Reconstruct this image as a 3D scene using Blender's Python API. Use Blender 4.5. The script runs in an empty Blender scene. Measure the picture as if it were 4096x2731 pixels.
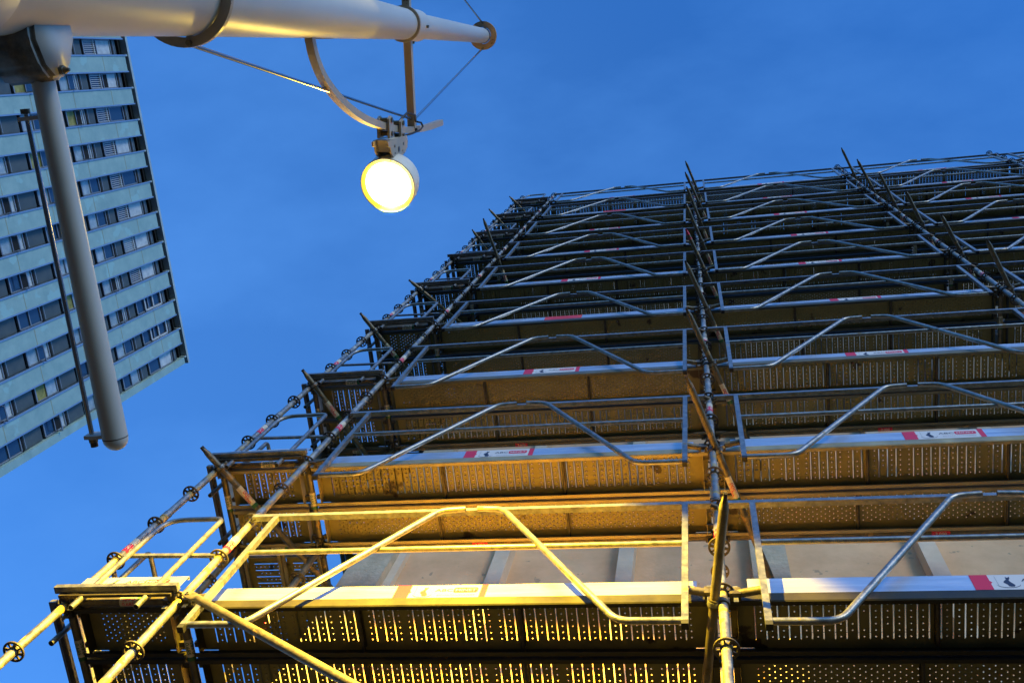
import bpy, bmesh, math, random
from mathutils import Vector, Matrix
random.seed(7)
PI = math.pi
C = bpy.context.scene.collection
scene = bpy.context.scene

# ------------------------------------------------------------------ materials
MATS = {}
def nt(name):
    m = bpy.data.materials.new(name); m.use_nodes = True
    n = m.node_tree.nodes; l = m.node_tree.links
    return m, n, l, n['Principled BSDF']
def surf(name, c1, c2, scale=6., metal=0., r1=.4, r2=.6, bump=0., bscale=60., patch=None, pscale=9., pth=.62, zfade=None, stretch=(1, 1, 1), detail=6):
    """two tone noisy surface; patch = third colour in blotches"""
    m, n, l, b = nt(name)
    geo = n.new('ShaderNodeNewGeometry')
    mp = n.new('ShaderNodeMapping'); mp.inputs['Scale'].default_value = stretch
    l.new(geo.outputs['Position'], mp.inputs['Vector'])
    no = n.new('ShaderNodeTexNoise'); no.inputs['Scale'].default_value = scale; no.inputs['Detail'].default_value = detail
    no.inputs['Roughness'].default_value = .65
    l.new(mp.outputs[0], no.inputs['Vector'])
    rp = n.new('ShaderNodeValToRGB'); rp.color_ramp.elements[0].position = .32; rp.color_ramp.elements[1].position = .68
    rp.color_ramp.elements[0].color = (*c1, 1); rp.color_ramp.elements[1].color = (*c2, 1)
    l.new(no.outputs['Fac'], rp.inputs['Fac'])
    col = rp.outputs['Color']
    mr = n.new('ShaderNodeMapRange'); mr.inputs['To Min'].default_value = r1; mr.inputs['To Max'].default_value = r2
    mr.inputs['From Min'].default_value = .3; mr.inputs['From Max'].default_value = .7
    l.new(no.outputs['Fac'], mr.inputs['Value'])
    l.new(mr.outputs[0], b.inputs['Roughness'])
    met = None
    if patch:
        n2 = n.new('ShaderNodeTexNoise'); n2.inputs['Scale'].default_value = pscale; n2.inputs['Detail'].default_value = 8
        l.new(geo.outputs['Position'], n2.inputs['Vector'])
        r2_ = n.new('ShaderNodeValToRGB'); r2_.color_ramp.elements[0].position = pth; r2_.color_ramp.elements[1].position = pth + .03
        l.new(n2.outputs['Fac'], r2_.inputs['Fac'])
        fac = r2_.outputs['Color']
        if zfade:
            sx = n.new('ShaderNodeSeparateXYZ'); l.new(geo.outputs['Position'], sx.inputs[0])
            zr = n.new('ShaderNodeMapRange'); zr.inputs['From Min'].default_value = zfade[0]; zr.inputs['From Max'].default_value = zfade[1]
            zr.inputs['To Min'].default_value = 1; zr.inputs['To Max'].default_value = zfade[2]
            l.new(sx.outputs['Z'], zr.inputs['Value'])
            mu = n.new('ShaderNodeMath'); mu.operation = 'MULTIPLY'; l.new(fac, mu.inputs[0]); l.new(zr.outputs[0], mu.inputs[1]); fac = mu.outputs[0]
        mx = n.new('ShaderNodeMix'); mx.data_type = 'RGBA'
        l.new(fac, mx.inputs['Factor']); l.new(col, mx.inputs[6]); mx.inputs[7].default_value = (*patch, 1)
        col = mx.outputs[2]
        mm = n.new('ShaderNodeMapRange'); mm.inputs['To Min'].default_value = metal; mm.inputs['To Max'].default_value = 0
        l.new(fac, mm.inputs['Value']); l.new(mm.outputs[0], b.inputs['Metallic'])
    else:
        b.inputs['Metallic'].default_value = metal
    l.new(col, b.inputs['Base Color'])
    if bump:
        nb = n.new('ShaderNodeTexNoise'); nb.inputs['Scale'].default_value = bscale; nb.inputs['Detail'].default_value = 5
        l.new(geo.outputs['Position'], nb.inputs['Vector'])
        bp = n.new('ShaderNodeBump'); bp.inputs['Strength'].default_value = bump; bp.inputs['Distance'].default_value = .01
        l.new(nb.outputs['Fac'], bp.inputs['Height']); l.new(bp.outputs[0], b.inputs['Normal'])
    MATS[name] = m
    return m
def flat(name, c, rough=.5, metal=0., emit=0.):
    m, n, l, b = nt(name)
    b.inputs['Base Color'].default_value = (*c, 1); b.inputs['Roughness'].default_value = rough; b.inputs['Metallic'].default_value = metal
    if emit:
        b.inputs['Emission Color'].default_value = (*c, 1); b.inputs['Emission Strength'].default_value = emit
    MATS[name] = m; return m

GALV = surf('galvanised_tube', (.20, .20, .19), (.44, .44, .42), 14, .8, .38, .6, .15, 90, patch=(.36, .26, .07), pscale=7, pth=.54, zfade=(.9, 3.2, .25))
GALV2 = surf('galvanised_rail', (.16, .165, .165), (.34, .345, .34), 22, .75, .30, .5, .12, 120, patch=(.22, .17, .10), pscale=14, pth=.66)
OLDTUBE = surf('weathered_tube', (.10, .085, .06), (.21, .18, .13), 12, .6, .4, .65, .2, 90, patch=(.30, .19, .07), pscale=11, pth=.62)
DARKIRON = surf('dark_iron', (.045, .038, .03), (.13, .11, .085), 20, .5, .45, .7, .2, 80)
DECK = surf('deck_steel', (.40, .34, .13), (.56, .48, .19), 5, .15, .42, .66, .12, 50, patch=(.10, .06, .03), pscale=4, pth=.66)
def darken_with_height(m, z0, z1, f):
    n = m.node_tree.nodes; l = m.node_tree.links; b = n['Principled BSDF']
    src = b.inputs['Base Color'].links[0].from_socket
    g_ = n.new('ShaderNodeNewGeometry'); sx = n.new('ShaderNodeSeparateXYZ'); l.new(g_.outputs['Position'], sx.inputs[0])
    mr = n.new('ShaderNodeMapRange'); mr.inputs['From Min'].default_value = z0; mr.inputs['From Max'].default_value = z1
    mr.inputs['To Min'].default_value = 1; mr.inputs['To Max'].default_value = f; l.new(sx.outputs['Z'], mr.inputs['Value'])
    mx = n.new('ShaderNodeMix'); mx.data_type = 'RGBA'; mx.blend_type = 'MULTIPLY'; mx.inputs['Factor'].default_value = 1
    l.new(src, mx.inputs[6]); l.new(mr.outputs[0], mx.inputs[7]); l.new(mx.outputs[2], b.inputs['Base Color'])
def paint_deck_light(m, top=True):  # deck colour brightened and darkened by height and side, painting lamp bounce and shade
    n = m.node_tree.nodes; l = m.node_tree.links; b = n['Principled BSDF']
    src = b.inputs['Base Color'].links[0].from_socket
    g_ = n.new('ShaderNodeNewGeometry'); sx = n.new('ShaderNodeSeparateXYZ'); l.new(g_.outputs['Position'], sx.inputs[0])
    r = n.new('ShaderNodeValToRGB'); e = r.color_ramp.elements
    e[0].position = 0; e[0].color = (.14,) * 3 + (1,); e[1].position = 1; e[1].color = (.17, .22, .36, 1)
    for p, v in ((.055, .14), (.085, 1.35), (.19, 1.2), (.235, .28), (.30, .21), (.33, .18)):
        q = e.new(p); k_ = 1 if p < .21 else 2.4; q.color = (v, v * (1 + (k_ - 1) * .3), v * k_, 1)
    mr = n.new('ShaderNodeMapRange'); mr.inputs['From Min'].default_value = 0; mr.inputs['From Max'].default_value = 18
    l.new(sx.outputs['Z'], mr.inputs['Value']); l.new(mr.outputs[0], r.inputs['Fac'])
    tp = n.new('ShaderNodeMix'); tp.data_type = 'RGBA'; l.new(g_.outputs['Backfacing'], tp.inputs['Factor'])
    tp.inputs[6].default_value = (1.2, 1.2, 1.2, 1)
    tz = n.new('ShaderNodeMapRange'); tz.inputs['From Min'].default_value = 1.; tz.inputs['From Max'].default_value = 5.; tz.inputs['To Min'].default_value = 1.8; tz.inputs['To Max'].default_value = .22; l.new(sx.outputs['Z'], tz.inputs['Value'])  # tops painted bright low down and dark higher, to shape the bounced light
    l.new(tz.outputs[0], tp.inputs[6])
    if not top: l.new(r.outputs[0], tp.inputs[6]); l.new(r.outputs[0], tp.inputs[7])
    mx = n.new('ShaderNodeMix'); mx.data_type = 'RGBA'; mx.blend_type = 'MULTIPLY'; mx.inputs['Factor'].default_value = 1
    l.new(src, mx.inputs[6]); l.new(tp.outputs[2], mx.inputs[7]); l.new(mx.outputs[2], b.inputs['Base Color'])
paint_deck_light(DECK)
DCH = surf('deck_channel_steel', (.20, .17, .10), (.32, .28, .17), 5, .3, .4, .6, .12, 50)
paint_deck_light(DCH, False)
ALU = surf('aluminium_board', (.58, .60, .64), (.72, .74, .78), 9, .8, .30, .46, .06, 40, stretch=(.25, 4, 4))
STONE = surf('limestone_panel', (.60, .36, .19), (.78, .50, .29), 2.2, 0, .75, .9, .35, 24, patch=(.42, .29, .18), pscale=9, pth=.66)
ROUGHST = surf('rough_render', (.38, .33, .24), (.56, .49, .37), 9, 0, .8, .95, 1.0, 30)
MULL = surf('pale_stone_rib', (.56, .45, .33), (.68, .57, .44), 4, 0, .7, .85, .2, 40)
ADDBASE = surf('added_dark_base', (.012, .013, .015), (.02, .02, .022), 2, 0, .25, .4)  # for the unseen base that swallows bounced light
def shade_upper(m, z0, z1, c):  # shades the upper wall in its colour, to cut bounce onto the decks
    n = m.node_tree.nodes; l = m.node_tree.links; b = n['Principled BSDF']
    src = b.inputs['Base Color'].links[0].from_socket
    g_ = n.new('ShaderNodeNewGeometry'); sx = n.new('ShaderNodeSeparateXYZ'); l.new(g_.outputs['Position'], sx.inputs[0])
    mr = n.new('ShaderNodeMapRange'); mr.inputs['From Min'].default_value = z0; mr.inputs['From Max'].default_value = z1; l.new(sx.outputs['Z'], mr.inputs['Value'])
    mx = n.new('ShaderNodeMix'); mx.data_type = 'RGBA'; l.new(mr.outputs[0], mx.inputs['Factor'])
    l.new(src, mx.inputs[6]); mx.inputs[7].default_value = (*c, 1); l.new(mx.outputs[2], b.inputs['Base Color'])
shade_upper(STONE, 4.3, 5.6, (.22, .20, .17)); shade_upper(MULL, 4.3, 5.6, (.14, .145, .15)); shade_upper(ROUGHST, 4.3, 5.6, (.11, .115, .12))
JOINT = flat('dark_joint', (.16, .12, .09), .9)
POSTP = surf('painted_mast', (.40, .42, .42), (.46, .48, .48), 1.2, .0, .36, .5, .03, 30, patch=(.16, .14, .11), pscale=55, pth=.78)
ARMP = surf('painted_cream', (.33, .28, .20), (.42, .36, .27), 5, .0, .3, .45, .05, 40, patch=(.10, .07, .04), pscale=16, pth=.67)
STAIN = flat('stay_rod_steel', (.45, .45, .45), .22, 1.)
BOLT = flat('bolt_steel', (.22, .18, .12), .35, .9)
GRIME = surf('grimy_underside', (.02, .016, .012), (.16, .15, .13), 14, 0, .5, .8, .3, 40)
BLACK = flat('black_rubber', (.012, .012, .012), .6)
VOID = flat('dark_interior', (.006, .006, .006), .9)
WHITE = flat('sticker_white', (.62, .60, .60), .5)
RED = flat('sticker_red', (.62, .02, .06), .4)
NAVY = flat('sticker_navy', (.025, .03, .06), .4)
GREYP = flat('sticker_grey', (.35, .35, .38), .5)
GREEN = flat('sticker_green', (.10, .45, .04), .45)
DKGREEN = flat('label_green', (.03, .13, .04), .5)
CREAM = surf('label_cream', (.50, .44, .33), (.66, .60, .48), 60, 0, .5, .6)
ORANGE = flat('orange_tag', (.9, .16, .02), .5)
BARRIER = surf('painted_toeboard_patch', (.55, .03, .03), (.70, .07, .06), 30, 0, .4, .6)
ASPH = surf('asphalt', (.02, .02, .02), (.03, .03, .03), 3, 0, .8, .95, .4, 90)
PAVE = surf('paving', (.022, .022, .022), (.04, .038, .036), 5, 0, .8, .95, .3, 60)
TEAL = surf('teal_panel', (.24, .36, .34), (.32, .45, .42), 1.6, 0, .45, .6, .3, 3, patch=(.30, .47, .46), pscale=1.1, pth=.60)
TRIM = flat('panel_trim', (.22, .33, .48), .4, .3)
SPAN = surf('grey_spandrel', (.055, .07, .075), (.085, .10, .10), 2, 0, .5, .6)
FRAME = flat('window_frame', (.26, .28, .31), .4, .3)
FRAMEW = flat('white_window_frame', (.5, .5, .5), .45)
GLASS = flat('window_glass', (.02, .05, .10), .06, .0)
GLASS.node_tree.nodes['Principled BSDF'].inputs['Specular IOR Level'].default_value = .9
GLASS2 = surf('curtained_glass', (.22, .30, .36), (.42, .50, .56), 2.5, 0, .15, .25)
BLIND = surf('white_blind', (.36, .40, .44), (.60, .63, .65), 3, 0, .6, .7)
AMBERC = surf('yellow_curtain', (.16, .14, .02), (.38, .34, .10), 4, 0, .5, .6)
ROOFM = surf('roof_edge_metal', (.30, .36, .38), (.42, .48, .48), 2, .0, .5, .6)
JLINE = flat('panel_joint', (.30, .30, .20), .7)
TERR = surf('concrete', (.25, .24, .22), (.36, .34, .31), 2, 0, .8, .9, .2, 20)

# ------------------------------------------------------------------ mesh builder
class MB:
    def __init__(s): s.v = []; s.f = []; s.m = []; s.sm = []; s.mats = []
    def mi(s, m):
        if m not in s.mats: s.mats.append(m)
        return s.mats.index(m)
    def add(s, vs, fs, m, smooth=False, M=None):
        o = len(s.v); k = s.mi(m)
        for p in vs: s.v.append(tuple(M @ Vector(p)) if M else tuple(p))
        for f in fs: s.f.append([o + i for i in f]); s.m.append(k); s.sm.append(smooth)
    def box(s, a, b, m, M=None):
        x0, y0, z0 = a; x1, y1, z1 = b
        vs = [(x0, y0, z0), (x1, y0, z0), (x1, y1, z0), (x0, y1, z0), (x0, y0, z1), (x1, y0, z1), (x1, y1, z1), (x0, y1, z1)]
        s.add(vs, [(0, 3, 2, 1), (4, 5, 6, 7), (0, 1, 5, 4), (1, 2, 6, 5), (2, 3, 7, 6), (3, 0, 4, 7)], m, False, M)
    def quad(s, p, m): s.add(p, [tuple(range(len(p)))], m)
    def path(s, pts, r, m, n=14, cap=True, open_end=False, radii=None):
        pts = [Vector(p) for p in pts]; N = len(pts)
        t0 = (pts[1] - pts[0]).normalized()
        up = Vector((0, 0, 1)) if abs(t0.z) < .9 else Vector((1, 0, 0))
        a = t0.cross(up).normalized(); rings = []
        for i, p in enumerate(pts):
            if i == 0: t = t0
            elif i == N - 1: t = (pts[-1] - pts[-2]).normalized()
            else: t = ((pts[i + 1] - p).normalized() + (p - pts[i - 1]).normalized()).normalized()
            a = (a - t * a.dot(t)).normalized(); b = t.cross(a)
            rr = radii[i] if radii else r
            rings.append([p + a * (rr * math.cos(2 * PI * k / n)) + b * (rr * math.sin(2 * PI * k / n)) for k in range(n)])
        vs = [q for R in rings for q in R]; fs = []
        for i in range(N - 1):
            for k in range(n):
                k2 = (k + 1) % n
                fs.append((i * n + k, i * n + k2, (i + 1) * n + k2, (i + 1) * n + k))
        s.add(vs, fs, m, True)
        if cap:
            for R, sg, t, q in ((rings[0], 1, (pts[0] - pts[1]).normalized(), pts[0]), (rings[-1], -1, (pts[-1] - pts[-2]).normalized(), pts[-1])):
                if open_end:   # a dark bore set inside the rim
                    inn = [q + (v - q) * .8 for v in R]; deep = [v - t * .004 for v in inn]
                    s.add(list(R) + inn, [(k, (k + 1) % n, n + (k + 1) % n, n + k) for k in range(n)], m)
                    s.add(inn + deep, [(k, (k + 1) % n, n + (k + 1) % n, n + k) for k in range(n)], BLACK)
                    s.add(deep, [tuple(range(n))], BLACK)
                else: s.add(list(R), [tuple(range(n))[::sg]], m)
    def bar(s, p, q, w, h, m, up=(0, 0, 1)):
        """square section bar from p to q; w along side, h along up"""
        p = Vector(p); q = Vector(q); t = (q - p).normalized(); up = Vector(up)
        a = t.cross(up).normalized(); b = a.cross(t)
        vs = []
        for c in (p, q):
            for i, j in ((-1, -1), (1, -1), (1, 1), (-1, 1)): vs.append(c + a * (w / 2 * i) + b * (h / 2 * j))
        s.add(vs, [(0, 3, 2, 1), (4, 5, 6, 7), (0, 1, 5, 4), (1, 2, 6, 5), (2, 3, 7, 6), (3, 0, 4, 7)], m)
    def lathe(s, prof, m, M=None, n=24, smooth=True):
        """prof list of (r, z)"""
        vs = []
        for r, z in prof:
            for k in range(n): vs.append((r * math.cos(2 * PI * k / n), r * math.sin(2 * PI * k / n), z))
        fs = []
        for i in range(len(prof) - 1):
            for k in range(n):
                k2 = (k + 1) % n; fs.append((i * n + k, i * n + k2, (i + 1) * n + k2, (i + 1) * n + k))
        s.add(vs, fs, m, smooth, M)
    def prism(s, poly, axis_vec, m, M=None):
        """poly list of 3d pts extruded by axis_vec"""
        n = len(poly); v = [Vector(p) for p in poly]; e = Vector(axis_vec)
        s.add(v + [p + e for p in v], [tuple(range(n))[::-1], tuple(range(n, 2 * n))] + [(i, (i + 1) % n, n + (i + 1) % n, n + i) for i in range(n)], m, False, M)
    def mesh(s, name):
        me = bpy.data.meshes.new(name); me.from_pydata(s.v, [], s.f)
        for m in s.mats: me.materials.append(m)
        me.polygons.foreach_set('material_index', s.m); me.polygons.foreach_set('use_smooth', s.sm)
        me.update(); return me
    def build(s, name, parent=None, loc=None):
        return link(name, s.mesh(name), parent, loc)
def link(name, me, parent=None, loc=None, rot=None):
    o = bpy.data.objects.new(name, me); C.objects.link(o)
    if parent is not None: o.parent = parent
    if loc is not None: o.location = loc
    if rot is not None: o.rotation_euler = rot
    return o
def thing(name, label, cat, loc=(0, 0, 0)):
    o = bpy.data.objects.new(name, None); C.objects.link(o); o.location = loc
    o['label'] = label; o['category'] = cat; return o
def struct(o): o['kind'] = 'structure'; return o

# text -> triangles, flat in XY (x right, y up), scaled to size
_tc = {}
def text_geo(t, size):
    if (t, size) in _tc: return _tc[(t, size)]
    cu = bpy.data.curves.new('lettering', 'FONT'); cu.body = t; cu.size = size; cu.align_x = 'CENTER'; cu.align_y = 'CENTER'
    cu.resolution_u = 3; cu.offset = size * .012
    ob = bpy.data.objects.new('lettering', cu); C.objects.link(ob)
    bpy.context.view_layer.update()
    me = bpy.data.meshes.new_from_object(ob.evaluated_get(bpy.context.evaluated_depsgraph_get()))
    vs = [tuple(v.co) for v in me.vertices]; fs = [tuple(p.vertices) for p in me.polygons]
    bpy.data.objects.remove(ob); bpy.data.curves.remove(cu); bpy.data.meshes.remove(me)
    _tc[(t, size)] = (vs, fs); return vs, fs
def wrap_label(bands, text, tsize, tmat, r, length, flip=False, sx=1.):
    """sleeve around a tube whose axis is +X, centred on 0, facing -Z. bands: (s0, s1, mat)"""
    b = MB(); n = 16; span = 1.35
    for s0, s1, m in bands:
        vs = []
        for k in range(n + 1):
            a = -span + 2 * span * k / n
            for x in (s0, s1): vs.append((x, r * math.sin(a), -r * math.cos(a)))
        b.add(vs, [(2 * k, 2 * k + 1, 2 * k + 3, 2 * k + 2) for k in range(n)], m, True)
    for off in (-.62, .62):
        vs, fs = text_geo(text, tsize); rr = r + .0006; sg = -1 if (off > 0) else 1
        out = []
        for x, y, z in vs:
            a = off + y / rr * (1 if sg > 0 else -1) * .9
            out.append((x * sx * sg, rr * math.sin(-a), -rr * math.cos(a)))
        b.add(out, fs, tmat)
    return b

# ------------------------------------------------------------------ camera
Rm = [[0.980441310811201, 0.10910962965772052, 0.16379842725364915], [-0.06130337136625237, 0.960160423108945, -0.27264236382921697], [-0.18702067456285484, 0.2572684407602433, 0.948069731968513]]
cam = bpy.data.cameras.new('camera'); co = bpy.data.objects.new('camera', cam); C.objects.link(co)
M = Matrix.Identity(4)
for i in range(3):
    M[i][0] = Rm[0][i]; M[i][1] = -Rm[1][i]; M[i][2] = -Rm[2][i]
M[0][3], M[1][3], M[2][3] = 2.97797749, -2.64503732, -4.62782197
co.matrix_world = M; cam.lens = 35.08375; cam.sensor_width = 36; cam.clip_end = 3000; cam.clip_start = .05
scene.camera = co

GZ = -6.25
# ------------------------------------------------------------------ ground
g = MB(); g.box((-900, -900, GZ - .3), (900, 900, GZ - .12), ASPH); struct(g.build('ground'))
g = MB(); g.box((-9, -6.5, GZ - .119), (26, 14, GZ), PAVE); struct(g.build('pavement'))

# ------------------------------------------------------------------ scaffold
XL = -.695; YI = .695; LV = 2.
scaf = thing('scaffold', 'tall galvanised tube scaffold with perforated steel decks wrapped round the corner of the stone building', 'scaffold', (0, 0, GZ))
OFF = Vector((0, 0, -GZ))        # children are placed relative to the scaffold's base
def put(mb, name, parent=scaf):
    if parent is scaf:
        mb.v = [(x, y, z - GZ) for x, y, z in mb.v]
    return mb.build(name, parent)

RT = .0242
# rosette ------------------------------------------------
def rosette_mb():
    b = MB(); n = 16
    for (r0, r1) in ((.049, .061),):
        vs = []
        for z in (-.0045, .0045):
            for r in (r0, r1):
                for k in range(32): vs.append((r * math.cos(2 * PI * k / 32), r * math.sin(2 * PI * k / 32), z))
        fs = []
        for k in range(32):
            j = (k + 1) % 32
            fs += [(k, j, 32 + j, 32 + k), (64 + k, 96 + k, 96 + j, 64 + j), (32 + k, 32 + j, 96 + j, 96 + k), (k, 64 + k, 64 + j, j)]
        b.add(vs, fs, DARKIRON)
    for k in range(8):
        a = 2 * PI * k / 8 + PI / 8; w = .0045 if k % 2 else .0075
        Mx = Matrix.Rotation(a, 4, 'Z'); b.box((.026, -w, -.0044), (.050, w, .0044), DARKIRON, Mx)
    b.lathe([(RT, -.012), (.031, -.010), (.031, .010), (RT, .012)], DARKIRON, n=16)
    return b
ROS = rosette_mb().mesh('rosette')

cols = {'L': (XL, 0), 'A': (0, 0), 'B': (3, 0), 'C': (6, 0), 'D': (9, 0), 'E': (12, 0),
        'Li': (XL, YI), 'Ai': (0, YI), 'Bi': (3, YI), 'Ci': (6, YI), 'Di': (9, YI), 'Ei': (12, YI),
        'Ls': (XL, 3.695), 'As': (0, 3.695), 'Lt': (XL, 6.695), 'At': (0, 6.695)}
TOP = {'L': 17.25, 'A': 17.35, 'B': 17.4, 'C': 17.6, 'D': 17.5, 'E': 17.4}
std = {}; ros = []
camp = Vector((2.978, -2.645, -4.628))
for k, (x, y) in cols.items():
    top = TOP.get(k, 16.3)
    b = MB()
    b.path([(0, 0, .03), (0, 0, top - GZ)], RT, GALV if len(k) == 1 else OLDTUBE, 16, open_end=True)
    z = -4.9
    while z < top - .4:      # spigot sleeves every two metres
        b.path([(0, 0, z - GZ), (0, 0, z + .07 - GZ)], RT + .0035, GALV, 16)
        z += 2
    b.box((-.075, -.075, 0), (.075, .075, .012), DARKIRON)
    o = b.build('standard', scaf, (x, y, 0)); std[k] = o
    z = -5.5
    while z <= top + .001:
        ros.append((k, x, y, z)); z += .5
def vis(r):
    k, x, y, z = r
    d = (Vector((x, y, z)) - camp).length
    f = Vector((-0.187, .2573, .948)); c = (Vector((x, y, z)) - camp).dot(f)
    if c < .3: return 999
    u = (Vector((x, y, z)) - camp).dot(Vector(Rm[0])) / c; v = (Vector((x, y, z)) - camp).dot(Vector(Rm[1])) / c
    if abs(u) > .54 or abs(v) > .36: return 999
    return d + (6 if len(k) > 1 else 0)
ros.sort(key=vis)
rest = MB()
for i, (k, x, y, z) in enumerate(ros):
    if i < 100:
        link('rosette', ROS, std[k], (0, 0, z - GZ), (0, 0, random.choice([0, .2, -.15])))
    else:
        Mx = Matrix.Translation((x, y, z - GZ))
        for f in ROS.polygons: pass
        o = len(rest.v); rest.v += [tuple(Mx @ v.co) for v in ROS.vertices]
        kk = rest.mi(DARKIRON)
        for f in ROS.polygons: rest.f.append([o + j for j in f.vertices]); rest.m.append(kk); rest.sm.append(False)
o = rest.build('rosette', scaf); o['kind'] = 'stuff'

# labels wrapped round tubes -------------------------------
LAB685 = wrap_label([(-.055, .055, CREAM), (.056, .08, DKGREEN)], '0.685', .036, DKGREEN, RT + .0010, .11).mesh('length_label')
LAB685R = wrap_label([(-.055, .055, CREAM), (.056, .08, GREEN)], '0.685', .036, RED, RT + .0010, .11).mesh('length_label')
LAB3 = wrap_label([(-.06, .06, RED)], '3.000', .034, CREAM, RT + .0010, .12).mesh('length_label')
LAB15 = wrap_label([(-.10, .07, CREAM), (.07, .10, DKGREEN)], '1.500', .046, RED, RT + .0010, .15).mesh('length_label')
LAB02 = wrap_label([(-.09, -.002, RED), (.0, .075, CREAM)], '02-3 ABC', .032, WHITE, RT + .0012, .15).mesh('batch_label')
def put_label(me, parent, pos, axis, face):
    """axis: label X direction, face: outward direction the text looks at"""
    ax = Vector(axis).normalized(); z = -Vector(face); z = (z - ax * z.dot(ax)).normalized(); y = z.cross(ax)
    Mx = Matrix(((ax.x, y.x, z.x, pos[0]), (ax.y, y.y, z.y, pos[1]), (ax.z, y.z, z.z, pos[2]), (0, 0, 0, 1)))
    o = link('length_label' if me is not LAB02 else 'batch_label', me, parent); o.matrix_local = Mx
    return o
for k in ('L', 'A', 'B', 'C'):
    for j in range(0, 9):
        z = 2 * j + (.68 if j != 1 else .77)
        fx, fy = camp.x - cols[k][0], camp.y
        put_label(LAB02, std[k], (0, 0, z - GZ), (0, 0, 1), (fx, fy, -.2))
for k, z in (('Ai', .9), ('Bi', 3.0)):
    put_label(LAB02, std[k], (0, 0, z - GZ), (0, 0, 1), (.6, -1, 0))

# ledgers and transoms --------------------------------------
def ledger_mb(p, q, m):
    b = MB(); p = Vector(p); q = Vector(q); t = (q - p).normalized()
    b.path([p + t * .075, q - t * .075], RT * .98, m, 14)
    for c, sg in ((p, 1), (q, -1)):       # wedge heads gripping the rosette
        d = t * sg
        b.bar(c + d * .032, c + d * .085, .046, .066, DARKIRON)
        b.bar(c + d * .028, c + d * .05, .03, .10, DARKIRON)
        b.bar(c + d * .055 + Vector((0, 0, -.085)), c + d * .055 + Vector((0, 0, .07)), .006, .026, GALV2, up=d)
    return b
def ledger(p, q, m=OLDTUBE, lab=None, face=(0, -.5, -1), at=.5):
    o = put(ledger_mb(p, q, m), 'ledger')
    if lab is not None:
        P = Vector(p) * (1 - at) + Vector(q) * at; ax = Vector(q) - Vector(p)
        put_label(lab, o, (P.x, P.y, P.z - GZ), ax, face)
    return o
hidden = MB()        # pieces the photograph shows nothing of are kept in one object
def hid_ledger(p, q):
    b = ledger_mb(p, q, OLDTUBE)
    o = len(hidden.v); hidden.v += [(x, y, z - GZ) for x, y, z in b.v]
    for f, mi_, sm in zip(b.f, b.m, b.sm):
        hidden.f.append([o + j for j in f]); hidden.m.append(hidden.mi(b.mats[mi_])); hidden.sm.append(sm)
XS = [0, 3, 6, 9, 12]
for lv in range(-2, 9):
    z = lv * LV
    seen = lv >= 0
    for i in range(4):
        near = (i < 2 or lv >= 3) and (i < 3 or lv >= 7) and seen
        for y in (0, YI):
            if y == 0: continue
            if near: ledger((XS[i], y, z), (XS[i + 1], y, z), GALV2 if y == 0 else OLDTUBE, LAB3 if (y and lv in (1, 2, 3)) else None, at=.42 if i == 0 else .5)
            else: hid_ledger((XS[i], y, z), (XS[i + 1], y, z))
    # end bay
    if seen:
        ledger((XL, 0, z), (0, 0, z), OLDTUBE, LAB685R if lv == 0 else LAB685, at=.56)
        ledger((XL, YI, z), (0, YI, z), OLDTUBE, LAB685, at=.5)
        for x in (XL, 0): ledger((x, 0, z), (x, YI, z), OLDTUBE, LAB685 if lv < 6 else None, face=(.8, -.1, -1), at=.42)
        for x in (3, 6): ledger((x, 0, z), (x, YI, z), OLDTUBE, LAB685 if (lv > 2 and x == 6) else None, face=(-.6, -.1, -1), at=.5)
        for x in (9,):
            if lv >= 5: ledger((x, 0, z), (x, YI, z), OLDTUBE)
            else: hid_ledger((x, 0, z), (x, YI, z))
        for x in (XL, 0): ledger((x, YI, z), (x, 3.695, z), OLDTUBE)
    else:
        hid_ledger((XL, 0, z), (0, 0, z)); hid_ledger((XL, YI, z), (0, YI, z))
        for x in (XL, 0, 3, 6, 9): hid_ledger((x, 0, z), (x, YI, z))
        for x in (XL, 0): hid_ledger((x, YI, z), (x, 3.695, z))
    hid_ledger((XL, 3.695, z), (0, 3.695, z))
    for x in (XL, 0): hid_ledger((x, 3.695, z), (x, 6.695, z))
    hid_ledger((XL, 6.695, z), (0, 6.695, z)); hid_ledger((12, 0, z), (12, YI, z))
o = hidden.build('ledger', scaf); o['kind'] = 'stuff'

# planks ------------------------------------------------------
def cell(b, x0, x1, y0, y1, z, hole, dz, rim=None, m=DECK):
    """rectangle with a pressed hole. hole: list of 8 (x,y); outer ring vertices at matching rectangle points"""
    xm, ym = (x0 + x1) / 2, (y0 + y1) / 2
    outer = [(x1, ym), (x1, y1), (xm, y1), (x0, y1), (x0, ym), (x0, y0), (xm, y0), (x1, y0)]
    n = 8; vs = [(x, y, z) for x, y in outer] + [(x, y, z) for x, y in rim] + [(x, y, z + dz) for x, y in hole]
    fs = []
    for k in range(n):
        j = (k + 1) % n
        fs.append((k, j, n + j, n + k)); fs.append((n + k, n + j, 2 * n + j, 2 * n + k))
    b.add(vs, fs, m)
def ring8(cx, cy, rx, ry, sq=1.):
    out = []
    for k in range(8):
        a = k * PI / 4; out.append((cx + rx * math.cos(a) * (1.18 if (k % 2 and sq != 1) else 1), cy + ry * math.sin(a) * (1.3 if (k % 2 and sq != 1) else 1)))
    return out
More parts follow.
